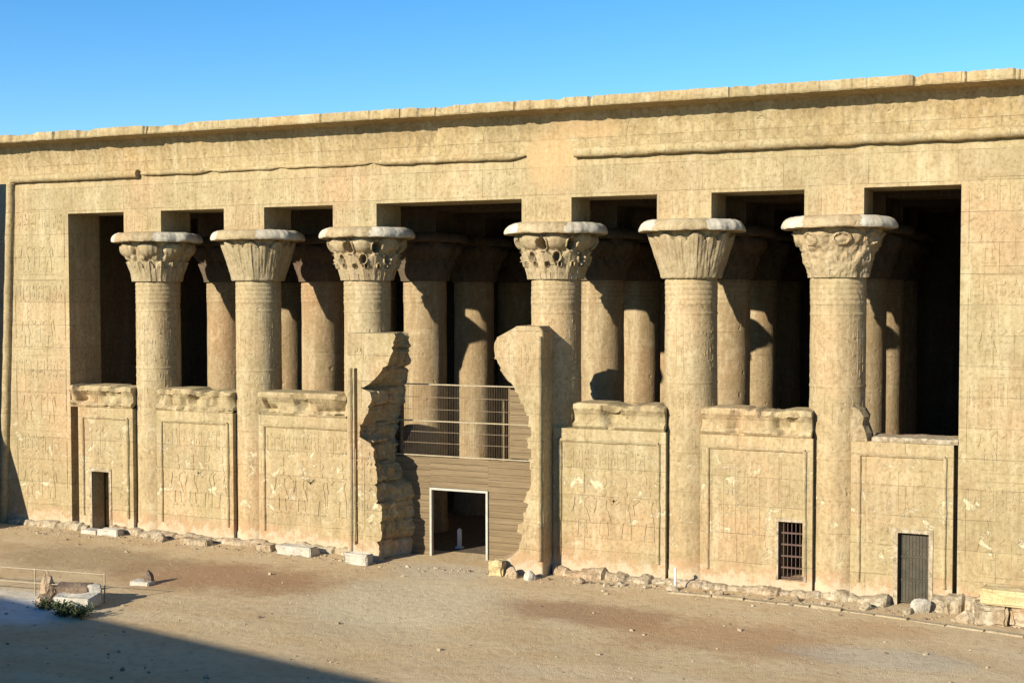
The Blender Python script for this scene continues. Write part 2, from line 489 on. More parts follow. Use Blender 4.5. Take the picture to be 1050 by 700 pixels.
def register(mb, mp, u0, u1, v0, v1, rnd, figs=True):
    """one scene: text columns above, figures facing one another below"""
    frame_rect(mb, mp, u0, u1, v0, v1)
    hh = v1 - v0
    glyph_columns(mb, mp, u0 + .08, u1 - .08, v0 + hh * .66, v1 - .08, .3, .02, rnd)
    if figs:
        H = hh * .56
        n = max(2, int((u1 - u0) / (H * .8)))
        stp = (u1 - u0 - .2) / n
        for i in range(n):
            figure(mb, mp, u0 + .1 + i * stp + .02, v0 + .06, H * rnd.uniform(.92, 1.0), flip=(i >= n / 2), rnd=rnd)


# ------------------------------------------------------------------ ground
def ground():
    mb = MB()
    def axis(lo, hi, step, far):
        a = [lo + i * step for i in range(int((hi - lo) / step) + 1)]
        return [-f for f in reversed(far)] + a + far
    xs = axis(-26, 24, .4, [30, 40, 70, 150, 400, 900])
    ys = axis(-26, 3, .4, [18, 30, 60, 150, 400, 900])
    ys = [-900, -400, -150, -60, -40] + [y for y in ys if -26.1 <= y]
    def h(x, y):
        if -26 <= x <= 24 and -26 <= y <= 3:
            e = .05 * fb(x, y, 0, .25, 3) + .02 * fb(x, y, 3, 1.1, 3)
            if y > -3: e *= max(0.15, min(1, -y / 3))
            return e
        return 0
    mb.grid([[(x, y, h(x, y)) for x in xs] for y in ys])
    o = mb.build('ground', M['sand'], smooth=True)
    tag(o, 'sandy earth floor of the temple court with reddish and pale worn patches', 'ground', kind='structure')


ground()

# street level on the near side and on the left: the temple stands in a pit
mb = MB()
edge = [(-90, -23), (-18.6, -30.4), (-5, -33.0), (0, -33.6), (60, -33.6)]
mb.grid([[(x, y, -.1) for x, y in edge], [(x, y - .25, 6.5) for x, y in edge], [(x, -120, 6.5) for x, y in edge]])
tag(mb.build('street', M['mud'], smooth=False), 'street level earth bank with retaining face across the court', 'street', kind='structure')
mb = MB()
mb.grid([[(-24, -14, -.1), (-24, 60, -.1)], [(-24.4, -14, 8), (-24.4, 60, 8)], [(-90, -14, 8), (-90, 60, 8)]])
mb.grid([[(-24, -14, -.1), (-90, -14, -.1)], [(-24.4, -14, 8), (-90, -14, 8)]])
tag(mb.build('terrain', M['darkhouse']), 'earth bank rising left of the temple', 'bank', kind='structure')

# kerb
mb = MB()
kp = [(7.6, -1.25), (8.95, -1.19), (11.72, -1.35), (14.35, -1.81), (17.23, -2.43), (21, -3.3)]
rnd = random.Random(3)
for a, b in zip(kp[:-1], kp[1:]):
    a = Vector((*a, 0)); b = Vector((*b, 0)); L = (b - a).length; n = max(1, int(L / .75)); nrm = Vector((-(b - a).y, (b - a).x, 0)).normalized()
    for i in range(n):
        p = a.lerp(b, (i + .03) / n); q = a.lerp(b, (i + .97) / n); hh = rnd.uniform(.03, .09); wv = rnd.uniform(.16, .22); j = nrm * rnd.uniform(-.04, .04)
        p = p + j; q = q + j
        mb.add([p - Vector((0, 0, .1)), q - Vector((0, 0, .1)), q + nrm * wv - Vector((0, 0, .1)), p + nrm * wv - Vector((0, 0, .1)),
                p + Vector((0, 0, hh)), q + Vector((0, 0, hh)), q + nrm * wv + Vector((0, 0, hh)), p + nrm * wv + Vector((0, 0, hh))],
               [(0, 1, 5, 4), (1, 2, 6, 5), (2, 3, 7, 6), (3, 0, 4, 7), (4, 5, 6, 7)])
tag(mb.build('kerb', M['kerb']), 'low stone edging along the foot of the facade on the right', 'kerb', kind='structure')

# ------------------------------------------------------------------ the temple
temple = tag(empty('temple', (0, 0, 0)), 'sandstone temple facade with six column fronts, screen walls and a broken central doorway', 'temple')
AX = [-12.05, -7.73, -3.385, 3.385, 7.73, 12.05]
PH = .82                                     # half width of the abacus blocks
ZL, ZT, ZC = 11.5, 12.68, 14.40              # lintel soffit, torus, top
ROW = 4.13
OUT = 15.42


def front(u, v, d): return (u, -d, v)


rnd = random.Random(11)
# side stretches of the facade, left one leaning in at its outer corner
for sgn in (-1, 1):
    mb = MB()
    mb.prism_y([(sgn * 18.72, 0), (sgn * OUT, 0), (sgn * OUT, ZL), (sgn * OUT, ZT), (sgn * 18.12, ZT)], 0, 1.64)
    a0, a1 = (-18.0, -15.6) if sgn < 0 else (15.6, 18.0)
    for (v0, v1) in ((.95, 3.55), (3.75, 6.35), (6.55, 9.1), (9.3, 11.7)):
        sh = .0
        register(mb, front, a0 + sh, a1 - sh, v0, v1, rnd)
    mb.build('wall', M['wall'], temple)
# architrave with a band of signs
mb = MB()
mb.box(-OUT, OUT, 0, 1.64, ZL, ZT)
glyph_columns(mb, front, -15.0, 2.4, 11.72, 12.48, .36, .014, rnd, .6, False)
glyph_columns(mb, front, 4.9, 15.0, 11.72, 12.48, .36, .014, rnd, .6, False)
mb.build('architrave', M['wall'], temple)

# horizontal torus, broken away in places, and the corner torus
mb = MB()
for x0, x1, r in ((-18.0, -12.15, .15), (-12.05, -9.0, .11), (-9.1, -6.2, .075), (-6.3, -2.7, .075), (-2.62, 2.7, .12), (4.35, 18.2, .16)):
    mb.rough_tube((x0, -r * .6, 12.82), (x1, -r * .6, 12.82), r, .09, 12, .03, taper=.5 if x1 < 18 and x0 > -18 else 0)
for sgn in (-1, 1):
    mb.rough_tube((sgn * 18.70, -.02, 0), (sgn * 18.10, -.02, 12.66), .17, .25, 12, .02)
mb.build('torus_moulding', M['cornice'], temple, smooth=60)


# cornice: cavetto with upright leaves under a plain fillet
def cornice():
    mb = MB(); rows = []
    prof = [(0.0, 12.68), (0.0, 12.95), (-.015, 13.15), (-.04, 13.35), (-.08, 13.52), (-.14, 13.67), (-.20, 13.79), (-.235, 13.92), (-.31, 14.01), (-.84, 14.05), (-.96, 14.07), (-.98, 14.11), (-.98, 14.26), (-.96, 14.36), (.2, 14.40), (2.2, 14.40)]
    n = 1300
    for i in range(n + 1):
        x = -18.85 + 37.7 * i / n
        row = []
        for k, (y, z) in enumerate(prof):
            e = 0; c2 = noise.noise(Vector((x * 4, 2, z)))
            if 2 <= k <= 8:
                e = -.022 * max(0, math.cos(x * 2 * math.pi / .36)) ** .6 * (0.3 + .7 * (.5 + .5 * fb(x, 0, z, .5, 3)))
                if 2.9 < x < 4.4: e *= .1
                if -1.3 < x < -.1 and 13.1 < z < 13.75: e += .16 * max(0, fb(x, 1, z, 1.5, 3) + .2)
            ch = max(0, fb(x, 5, 0, 2.4, 4) - .36); big = max(0, fb(x, 8, 0, .7, 4) - .30)
            bite = ch * .3 + big * .4
            if 9 <= k <= 13:
                y2 = y + bite * (.7 if k < 12 else 1.0) + .012 * c2
                z2 = z - (.28 * bite if k >= 12 else 0) + .015 * c2
            else:
                y2, z2 = y + e + (.012 * c2 if k > 1 else 0), z - (.12 * bite if k == 14 else 0) + (.012 * c2 if k == 14 else 0)
            row.append((x, y2, z2))
        rows.append(row)
    mb.grid(rows)
    o = mb.build('cornice', M['cornice'], temple, smooth=35)
    return o


cornice()
# hall behind: side walls, rear wall, roof, beams, floor
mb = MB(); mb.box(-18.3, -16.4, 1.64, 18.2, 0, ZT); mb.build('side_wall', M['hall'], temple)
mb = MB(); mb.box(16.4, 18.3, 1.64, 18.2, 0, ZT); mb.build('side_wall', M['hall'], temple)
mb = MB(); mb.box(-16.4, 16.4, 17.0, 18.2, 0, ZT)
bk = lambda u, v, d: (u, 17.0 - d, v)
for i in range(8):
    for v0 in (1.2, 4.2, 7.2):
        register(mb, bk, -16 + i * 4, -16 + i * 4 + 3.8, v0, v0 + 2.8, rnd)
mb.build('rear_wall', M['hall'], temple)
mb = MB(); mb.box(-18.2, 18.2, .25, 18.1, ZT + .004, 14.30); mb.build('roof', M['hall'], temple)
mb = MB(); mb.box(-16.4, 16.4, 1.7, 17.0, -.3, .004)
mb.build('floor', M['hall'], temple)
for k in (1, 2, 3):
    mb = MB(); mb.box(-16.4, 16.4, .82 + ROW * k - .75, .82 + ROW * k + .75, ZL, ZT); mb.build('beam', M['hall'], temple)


# ---- columns
def bell_r(v): return .86 + .34 * v ** 1.25


def leaf(a, v, N, ph, v0, v1, depth, tipw=.5, rib=True):
    """height of a tier of N leaves"""
    if v > v1 or v < v0: return 0
    t = (v - v0) / (v1 - v0)
    x = ((a / (2 * math.pi) * N + ph) % 1) * 2 - 1
    wv = math.sqrt(max(0, 1 - t ** 2.4)) * .96
    if abs(x) > wv: return 0
    q = abs(x) / max(wv, 1e-3)
    d = depth * (.35 + .65 * t) * (1 - .45 * q ** 3)
    if rib and q < .12: d += .012
    if q > .86: d += .01
    return d


def umbel(a, v, N, ph, vc, rv, ru, depth):
    """open flower heads (raised discs)"""
    x = (((a / (2 * math.pi) * N + ph) % 1) - .5) / ru
    y = (v - vc) / rv
    d = x * x + y * y
    return depth * math.sqrt(1 - d) if d < 1 else 0


def capital_disp(kind):
    def A(a, v):      # fronds of upright stems under eight open heads
        d = 0
        d = max(d, leaf(a, v, 16, 0, .0, .34, .05))
        d = max(d, leaf(a, v, 16, .5, .0, .52, .055))
        d = max(d, umbel(a, v, 8, 0, .80, .20, .44, .17), umbel(a, v, 16, .0, .62, .10, .30, .08))
        st = math.cos(a * 48); d += .010 * max(0, st) if v > .3 else 0
        d += .03 * max(0, math.cos(a * 8)) * v
        return d
    def B(a, v):      # deep openwork of scrolls
        d = leaf(a, v, 16, .5, 0, .30, .05)
        d = max(d, leaf(a, v, 8, .5, .15, .62, .09))
        d = max(d, umbel(a, v, 8, 0, .84, .20, .46, .15))
        for N, ph, vc, rv, ru, dp in ((8, .5, .78, .13, .16, -.30), (8, 0, .50, .10, .14, -.24), (16, .25, .34, .05, .13, -.10)):
            x = (((a / (2 * math.pi) * N + ph) % 1) - .5) / ru; y = (v - vc) / rv
            q = x * x + y * y
            if q < 1: d = dp * (1 - q ** 3)
            elif q < 1.9: d += .05
        return d
    def C(a, v):      # palm leaves, long and narrow
        d = leaf(a, v, 8, 0, .02, .97, .12)
        d = max(d, leaf(a, v, 8, .5, .02, .90, .08))
        d = max(d, leaf(a, v, 16, .25, 0, .42, .05))
        return d + .008 * max(0, math.sin(a * 64)) * (v > .2)
    def D(a, v):      # worn: the same bell with only shallow scrolls left
        d = .45 * A(a, v)
        x = (((a / (2 * math.pi) * 8 + .2) % 1) - .5) / .3; y = (v - .78) / .14; q = x * x + y * y
        if .45 < q < 1: d += .05
        return d + .05 * fb(math.cos(a) * 2, math.sin(a) * 2, v * 3, 1.4, 4)
    return {'A': A, 'B': B, 'C': C, 'D': D}[kind]


CZ0, CZ1, CZ2 = 9.03, 10.40, 10.76


def make_capital(kind, seed, hi=True):
    mb = MB(); f = capital_disp(kind)
    n = 288 if hi else 96; nz = 46 if hi else 16; rows = []
    for i in range(nz + 1):
        v = i / nz; z = CZ0 + (CZ1 - CZ0) * v; row = []
        for j in range(n):
            a = 2 * math.pi * j / n
            ero = .035 * fb(math.cos(a) * 2 + seed, math.sin(a) * 2, z, 1.3, 4)
            # a piece knocked off the last one's foot
            if kind == 'D' and v < .25:
                da = (a - (-math.pi / 2 + .75)); 
                if abs(da) < .5: ero -= .22 * (1 - (da / .5) ** 2)
            r = bell_r(v) + 1.35 * f(a, v) - .02 + ero
            row.append((r * math.cos(a), r * math.sin(a), z))
        rows.append(row)
    mb.grid(rows, True)
    mb.cap(list(reversed(rows[0])))
    # rim
    rp = [(1.15, CZ1 + .001), (1.50, CZ1 + .0), (1.565, CZ1 + .015), (1.585, CZ1 + .06), (1.575, CZ1 + .13), (1.53, CZ1 + .22), (1.46, CZ1 + .29), (1.34, CZ1 + .345), (1.1, CZ2), (.6, CZ2)]
    rr = []
    nn = 192 if hi else 72
    for k, (r, z) in enumerate(rp):
        row = []
        for j in range(nn):
            a = 2 * math.pi * j / nn
            lob = .018 * abs(math.cos(a * 4 + .3)) if 0 < k < 9 else 0
            e = .05 * fb(math.cos(a) * 3 + seed * 3, math.sin(a) * 3, z, 1.2, 5) if 0 < k < 8 else 0
            row.append(((r + lob + e) * math.cos(a), (r + lob + e) * math.sin(a), z + (.025 * fb(math.cos(a) * 3, math.sin(a) * 3 + seed, 1, 1.5, 3) if 0 < k < 8 else 0)))
        rr.append(row)
    mb.grid(rr, True, mf=lambda i, j: 0 if i < 2 or (abs(rr[i][j][0] + .12 * noise.noise(Vector((j * .3, i, seed)))) < .80 and rr[i][j][1] < 0 and hi) else 1)
    mb.cap(rr[-1], 1)
    return mb


def make_shaft(seed, rich=True):
    mb = MB(); prof = [(.83, 0), (.83, .35), (.80, .42)]
    z = .5
    while z < 8.2:
        prof.append((.80 - .025 * z / 8.2, z)); z += .28
    for k in range(5):
        zz = 8.24 + k * .15
        prof += [(.776, zz), (.785, zz + .02), (.785, zz + .11), (.776, zz + .13)]
    prof += [(.775, 9.0), (.775, CZ0)]
    def disp(a, z, i): return .012 * fb(math.cos(a) + seed, math.sin(a), z, 1.3, 4)
    mb.lathe(prof, 72 if rich else 40, disp=disp)
    if rich:
        r = random.Random(seed)
        def cyl(u, v, d):
            a = u / .80; rr = .80 - .025 * v / 8.2 + d
            return (rr * math.cos(a), rr * math.sin(a), v)
        c0 = -math.pi / 2 * .80
        for v0, v1 in ((4.0, 5.9), (6.05, 7.9)):
            for k in range(5):
                u0 = c0 - 1.25 + k * .5
                glyph_columns(mb, cyl, u0, u0 + .48, v0, v1, .24, .009, r, .6, k % 2 == 0)
        for vv in (3.92, 5.96, 8.0):
            rows = [[((.80 - .025 * zz / 8.2 + dd) * math.cos(2 * math.pi * j / 48), (.80 - .025 * zz / 8.2 + dd) * math.sin(2 * math.pi * j / 48), zz) for j in range(48)] for zz, dd in ((vv - .05, -.002), (vv - .03, .010), (vv + .03, .010), (vv + .05, -.002))]
            mb.grid(rows, True)
    return mb


CAPLAB = {'A': 'capital carved with two tiers of leaves under open flower heads', 'B': 'capital carved with deep openwork scrolls', 'C': 'capital carved with tall palm leaves', 'D': 'worn capital with a broken foot and faint scrolls'}
for i, (x, kind) in enumerate(zip(AX, 'ABBBCD')):
    if i == 0: kind = 'A'
    if i == 1: kind = 'C'
    s = make_shaft(20 + i).build('column', M['shaft'], temple, smooth=50, loc=(x, .82, 0))
    c = tag(make_capital(kind, i + 1).build('capital', [M['capital'], M['rim']], s, smooth=50), CAPLAB[kind])
    mb = MB(); mb.box(-PH, PH, -.82, .82, CZ2 - .02, ZL)
    r = random.Random(40 + i)
    glyph_columns(mb, lambda u, v, d: (u, -.82 - d, v), -.7, .7, CZ2 + .02, ZL - .05, .35, .014, r, .7)
    mb.build('abacus', M['wall'], s)
# inner columns
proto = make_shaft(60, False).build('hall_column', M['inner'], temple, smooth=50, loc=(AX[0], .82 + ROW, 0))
make_capital('A', 9, False).build('capital', M['shaded_soot'], proto, smooth=50)
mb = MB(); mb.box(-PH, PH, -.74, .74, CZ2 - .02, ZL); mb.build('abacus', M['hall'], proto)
for k in (1, 2, 3):
    for i, x in enumerate(AX):
        if k == 1 and i == 0: continue
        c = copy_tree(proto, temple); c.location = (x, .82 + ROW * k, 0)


# ---- screen walls between the columns
def screen(x0, x1, cx0, cx1, door=None, top=True, seed=0, frame=True):
    """x0..x1 body, cx0..cx1 cornice, door = (dx0, dx1, dz0, dz1)"""
    mb = MB(); r = random.Random(seed); ZB = 4.48; y0, y1 = .0, 1.0
    if door:
        a, b, c, d = door
        mb.box(x0, a, y0, y1, 0, ZB); mb.box(b, x1, y0, y1, 0, ZB); mb.box(a, b, y0, y1, d, ZB)
        if c > 0: mb.box(a, b, y0, y1, 0, c)
    else:
        mb.box(x0, x1, y0, y1, 0, ZB)
    # weathered skin at the foot: eroded courses
    if frame:
        fx0, fx1 = x0 + .22, x1 - .22
        for u in (fx0, fx1):
            mb.rough_tube((u, -.005, .55), (u, -.005, 4.12), .06, .2, 10, .02)
        mb.rough_tube((fx0, -.005, 4.12), (fx1, -.005, 4.12), .055, .2, 10, .02)
        # lintel band and scene
        if not door:
            glyph_columns(mb, front, fx0 + .15, fx1 - .15, 3.15, 3.95, .28, .02, r, .85)
            n = 4 if x1 - x0 > 3 else 2
            st = (fx1 - fx0 - .3) / n
            for k in range(n): figure(mb, front, fx0 + .15 + k * st, 1.15, 1.75 * r.uniform(.94, 1.02), flip=k >= n / 2, rnd=r, h=.045)
        else:
            a, b, c, d = door
            for (p, q) in ((fx0 + .12, a - .2), (b + .2, fx1 - .12)):
                if q - p > .35: glyph_columns(mb, front, p, q, 1.0, 3.9, .3, .018, r, .6, q - p > .9)
            if b - a > .3: glyph_columns(mb, front, max(a, fx0 + .12), min(b, fx1 - .12), d + .35, 3.9, .3, .018, r, .6)
    o = mb.build('screen_wall', M['wall'], temple)
    if top:
        mb = MB(); rows = []
        prof = [(.0, ZB), (-.02, ZB + .02), (-.08, ZB + .06), (-.11, ZB + .11), (-.08, ZB + .17), (-.02, ZB + .20), (-.02, ZB + .26), (-.045, ZB + .42), (-.10, ZB + .54), (-.17, ZB + .62), (-.18, ZB + .64), (-.18, ZB + .76), (-.15, ZB + .80), (.3, ZB + .82), (.95, ZB + .81)]
        n = int((cx1 - cx0) / .06)
        for i in range(n + 1):
            x = cx0 + (cx1 - cx0) * i / n; row = []
            for k, (y, z) in enumerate(prof):
                e = -.012 * max(0, math.cos(x * 2 * math.pi / .2)) if 6 <= k <= 9 else 0
                nn = fb(x, seed, z, 1.1, 5)
                bite = max(0, nn - .08) * .55 if k >= 2 else 0
                edge = min(i, n - i)
                if edge < 3 and k > 5: bite += .03 * (3 - edge)
                row.append((x, y + e + bite * (1 if k < 13 else 0) + .012 * noise.noise(Vector((x * 4, z * 4, seed))), z - bite * .45 * (k >= 10)))
            rows.append(row)
        mb.grid(rows); mb.cap(rows[0]); mb.cap(list(reversed(rows[-1])))
        mb.build('screen_cornice', M['wall'], o, smooth=40)
    return o


def door_leaf(parent, a, b, c, d, y, mat, rails=(.5,), bars=0, name='grille'):
    mb = MB(); t = .045
    mb.box(a, a + t, y, y + .05, c, d); mb.box(b - t, b, y, y + .05, c, d)
    mb.box(a + t, b - t, y, y + .05, d - t, d); mb.box(a + t, b - t, y, y + .05, c + .02, c + .02 + t)
    for f in rails: mb.box(a + t, b - t, y - .004, y + .046, c + (d - c) * f - .022, c + (d - c) * f + .022)
    for k in range(bars):
        x = a + (b - a) * (k + 1) / (bars + 1); mb.box(x - .009, x + .009, y + .012, y + .03, c + t, d - t)
    return mb.build(name, mat, parent)


G = .53
s1 = screen(-15.07, AX[0] - G, -15.40, AX[0] - G, door=(-14.45, -13.67, 0, 2.16), seed=1)
mb = MB(); mb.box(-15.42, -15.07, .75, 1.0, 0, 4.48); mb.build('slot_infill', M['wall'], s1)
s2 = screen(AX[0] + G, AX[1] - G, AX[0] + G + .03, AX[1] - G - .03, seed=2)
s3 = screen(AX[1] + G, -3.3, AX[1] + G + .03, -3.75, seed=3)
s4 = screen(3.62, AX[4] - G, 4.3, AX[4] - G - .03, seed=4)
s5 = screen(AX[4] + G, AX[5] - G, AX[4] + G + .03, AX[5] - G - .03, door=(10.56, 11.27, .4, 2.08), seed=5)
s6 = screen(AX[5] + G, 15.30, 0, 0, door=(13.86, 14.68, 0, 2.0), top=False, seed=6)
mb = MB(); mb.box(15.30, 15.42, .55, 1.0, 0, 4.48); mb.build('slot_infill', M['wall'], s6)
# what is left of the sixth screen's top: a stump beside the column and a rough sill
mb = MB()
rows = []
for z, xr in ((4.481, 13.12), (4.7, 13.08), (4.95, 12.98), (5.15, 13.02), (5.35, 12.9), (5.42, 12.75)):
    rows.append([(12.56, -.02, z), (xr - .1, -.03 + .03 * noise.noise(Vector((z * 3, 0, 0))), z), (xr + .05 * noise.noise(Vector((z * 5, 1, 0))), .25, z), (xr - .05, .9, z), (12.56, .9, z)])
mb.grid(rows, True); mb.cap(rows[-1])
mb.build('cornice_stump', M['broken'], s6)
mb = MB(); rows = []
for i in range(25):
    x = 13.14 + (15.41 - 13.14) * i / 24
    rows.append([(x, y + .02 * noise.noise(Vector((x * 3, y, z))), z + (.05 * fb(x, y, z, 1.5, 3) if z > 4.5 else 0)) for y, z in ((-.03, 4.485), (-.05, 4.56), (.0, 4.62), (.5, 4.63), (.98, 4.6))])
mb.grid(rows); mb.cap(rows[0]); mb.cap(list(reversed(rows[-1])))
mb.build('sill', M['rubble'], s6, smooth=40)
# door surrounds and leaves
def surround(parent, a, b, c, d, w=.11):
    mb = MB(); y = -.03
    mb.box(a - w, a, y, .02, c, d + w); mb.box(b, b + w, y, .02, c, d + w); mb.box(a, b, y, .02, d, d + w)
    return mb.build('door_surround', M['rubble'], parent)
surround(s1, -14.45, -13.67, 0, 2.16); surround(s5, 10.56, 11.27, .4, 2.08, .09); surround(s6, 13.86, 14.68, 0, 2.0)
tag(door_leaf(s1, -14.45, -13.67, .02, 2.14, .62, M['metal'], (.5,), 0, 'door'), 'dark door frame standing open')
tag(door_leaf(s5, 10.565, 11.265, .41, 2.07, .12, M['redmetal'], (.2, .4, .6, .8), 5), 'brown red window grille with level bars')
o = tag(door_leaf(s6, 13.87, 14.67, .02, 1.99, .16, M['metal'], (.33, .66), 8, 'gate'), 'dark barred metal gate')
mb = MB(); mb.box(13.92, 14.62, .19, .205, .08, 1.95); mb.build('mesh_panel', M['metal'], o)



# ---- broken door jambs
def interp(tab, z):
    if z <= tab[0][0]: return tab[0][1]
    for (a, va), (b, vb) in zip(tab[:-1], tab[1:]):
        if a <= z <= b: return va + (vb - va) * (z - a) / (b - a)
    return tab[-1][1]


def ragged(seed, z, amp, course=.5):
    """offset of a broken edge: each course of masonry breaks at its own place, rounded at its arrises"""
    zz = z / course + .35 * noise.noise(Vector((seed * .37, z * .15, 0)))
    k = math.floor(zz); t = zz - k
    o = random.Random(int(seed * 1000 + k)).uniform(-1, 1)
    arris = -.55 * max(0, (abs(t - .5) - .34) / .16) ** 2
    return amp * (o + arris + .30 * noise.noise(Vector((seed, z * 4.0, 1))) + .22 * noise.noise(Vector((seed, z * 11, 3))))


xf = [(0, -2.03), (1.0, -2.04), (1.8, -2.04), (2.7, -2.11), (3.3, -2.17), (3.78, -2.24), (4.0, -2.72), (4.3, -2.66), (4.71, -2.42), (5.2, -2.2), (5.45, -2.3), (5.61, -2.7), (5.87, -2.38), (6.29, -1.95), (6.7, -1.73), (7.0, -1.6), (7.23, -1.52), (7.45, -1.66)]
xb = [(0, -1.70), (1.75, -1.70), (2.23, -1.85), (2.64, -2.10), (3.03, -2.28), (3.52, -2.36), (4.02, -2.28), (4.85, -2.14), (5.34, -2.12), (5.84, -1.95), (6.6, -1.84), (7.15, -1.87), (7.5, -1.95)]
mb = MB(); rows = []; z = 0
while z <= 7.36:
    a, b = interp(xf, z) + ragged(5, z, .15, .62), interp(xb, z) + ragged(6, z, .10, .62)
    gy = -.60 if .5 < z < 6.2 else -.752
    row = [(-3.25, .98, z), (-3.25, -.75, z), (-2.99, -.75, z), (-2.97, gy, z), (-2.89, gy + .001, z), (-2.87, -.75, z)]
    row.append((max(-2.84, a), -.74 + .03 * noise.noise(Vector((z * 4, 2, 2))), z)); a = max(-2.84, a)
    for q in (.06, .12, .18, .24, .26, .32, .38, .44, .50, .52, .6, .68, .75, .77, .85, .93, 1):
        mid = a + (b - a) * q + ragged(7 + int(q * 3.9), z, .10, .62) * (1 if q < 1 else .3) - .20 * math.sin(q * math.pi) ** .7
        row.append((mid, -.72 + 1.70 * q, z))
    row[8:] = [(p[0] + .11 * noise.noise(Vector((p[0] * 2, p[1] * 4, z * 4))) + .05 * noise.noise(Vector((p[1] * 9, z * 9, 5))), p[1], p[2]) for p in row[8:]]
    rows.append(row); z += .04
mb.grid(rows, True)
mb.cap(rows[-1])
# roll moulding on the outer edge and signs on the face
mb.rough_tube((-3.14, -.74, .3), (-3.14, -.74, 6.2), .09, .25, 10, .015)
glyph_columns(mb, lambda u, v, d: (u, -.75 - d, v), -2.95, -2.3, .6, 3.6, .32, .02, random.Random(4), .8)
glyph_columns(mb, lambda u, v, d: (u, -.75 - d, v), -2.95, -2.35, 6.3, 7.0, .3, .02, random.Random(5), .8)
tag(mb.build('door_jamb', [M['wall']], temple), 'left door jamb with a deeply broken inner edge')

xl = [(0, 1.95), (.3, 1.95), (.40, 2.25), (.73, 2.75), (1.2, 2.84), (1.79, 2.90), (2.4, 3.10), (2.85, 3.22), (3.3, 3.20), (3.9, 3.18), (4.47, 3.04), (4.92, 2.97), (5.36, 2.82), (5.77, 2.6), (6.09, 2.28), (6.47, 2.03), (7.06, 1.98), (7.3, 2.12), (7.5, 2.5), (7.64, 2.75)]
mb = MB(); rows = []; z = 0
while z <= 7.62:
    a = interp(xl, z) + ragged(15, z, .15 if z < 6 else .06, .33)
    r_ = 3.58 + .012 * noise.noise(Vector((z * 2, 1, 9))) - (max(0, z - 7.45) * .8)
    row = [(r_, .9, z), (r_, -.72, z), (r_ - .03, -.75, z), (3.32, -.75, z), (3.30, -.735, z), (a + .05, -.735, z), (a, -.70, z)]
    for q in (.25, .5, .75, 1):
        row.append((a - .10 * q + ragged(16 + int(q * 8), z, .10, .5), -.70 + 1.6 * q, z))
    rows.append(row); z += .05
mb.grid(rows, True); mb.cap(rows[-1])
mb.rough_tube((3.47, -.77, .5), (3.47, -.77, 7.3), .085, .25, 10, .015)
glyph_columns(mb, lambda u, v, d: (u, -.735 - d, v), 2.45, 3.28, 6.2, 7.1, .28, .02, random.Random(6), .7)
tag(mb.build('door_jamb', [M['wall']], temple), 'right door jamb with a ragged, sunlit inner edge')


# eroded pale footing along the wall base, left and right of the doorway
def footing(x0, x1, hmin, hmax, dep, seed):
    mb = MB(); rows = []; n = int((x1 - x0) / .07)
    for i in range(n + 1):
        x = x0 + (x1 - x0) * i / n
        blk = random.Random(seed * 77 + int(x / .38)).uniform(0, 1)
        hh = hmin + (hmax - hmin) * (.5 * blk + .5 * (.5 + fb(x, seed, 0, .9, 4)))
        dd = dep * (.55 + .45 * blk + .5 * fb(x, seed, 4, 1.3, 4))
        row = []
        for k, (q, s_) in enumerate(((1.0, -.05), (1.0, .2), (.92, .5), (.7, .78), (.45, .94), (.1, 1.0), (-.02, 1.0))):
            row.append((x, -dd * q + (.05 * noise.noise(Vector((x * 5, s_ * 4, seed))) if k < 6 else .05), max(-.06, hh * s_ + .04 * noise.noise(Vector((x * 4, k, seed))))))
        rows.append(row)
    mb.grid(rows); mb.cap(rows[0]); mb.cap(list(reversed(rows[-1])))
    return mb.build('eroded_footing', M['rubble'], temple)


footing(-18.4, -14.6, .1, .34, .35, 1)
footing(-13.5, -3.3, .08, .30, .34, 2)
footing(3.7, 13.7, .06, .30, .40, 3)
footing(14.8, 18.4, .2, .46, .7, 4)

# ------------------------------------------------------------------ modern entrance screen in the doorway
ent = tag(empty('entrance_screen', (0, .9, 0)), 'brown boarded entrance screen with wire panel and open door between the broken jambs', 'entrance screen')
def e_part(mb, name, mat, parent=ent): return mb.build(name, mat, parent)
DX0, DX1, DZ = -1.03, .93, 2.17
mb = MB()
def boards(mb, x0, x1, z0, z1, seed, h=.2):
    r = random.Random(seed); z = z0
    while z < z1 - .02:
        t = min(z1, z + h); mb.box(x0, x1, .0 + r.uniform(-.006, .006), .04, z + .006, t - .006); z = t
boards(mb, -2.4, DX0 - .07, 0, 3.24, 1); boards(mb, DX0 - .07, DX1 + .07, DZ + .08, 3.24, 2); boards(mb, DX1 + .07, 2.9, 0, 3.24, 3)
boards(mb, 1.75, 3.0, 3.33, 5.55, 4)
e_part(mb, 'boards', M['plank'])
mb = MB()
x = -2.38
while x < 1.72:
    mb.box(x - .0025, x + .0025, .012, .019, 3.33, 5.58); x += .06
for z in (3.70, 4.06, 4.80, 5.20): mb.box(-2.4, 1.72, .0, .011, z - .008, z + .008)
e_part(mb, 'wire_panel', M['wire'])
for z in (3.285, 4.42, 5.62):
    mb = MB(); mb.box(-2.4, 3.0, -.035, .05, z - .018, z + .018); e_part(mb, 'rail', M['rail'])
for x in (-2.2, 1.72):
    mb = MB(); mb.box(x - .04, x + .04, .052, .13, 0, 5.58); e_part(mb, 'post', M['plank'])
mb = MB()
mb.box(DX0 - .07, DX0, -.06, .08, -.05, DZ + .07); mb.box(DX1, DX1 + .07, -.06, .08, -.05, DZ + .07); mb.box(DX0, DX1, -.06, .08, DZ, DZ + .07)
fr = e_part(mb, 'door_frame', M['frame'])
mb = MB()   # door leaf folded back into the hall
for k in range(5): mb.box(DX1 - .05, DX1 - .01, .1 + k * .19, .1 + k * .19 + .18, .05, DZ - .03)
e_part(mb, 'door_leaf', M['plank'], fr)

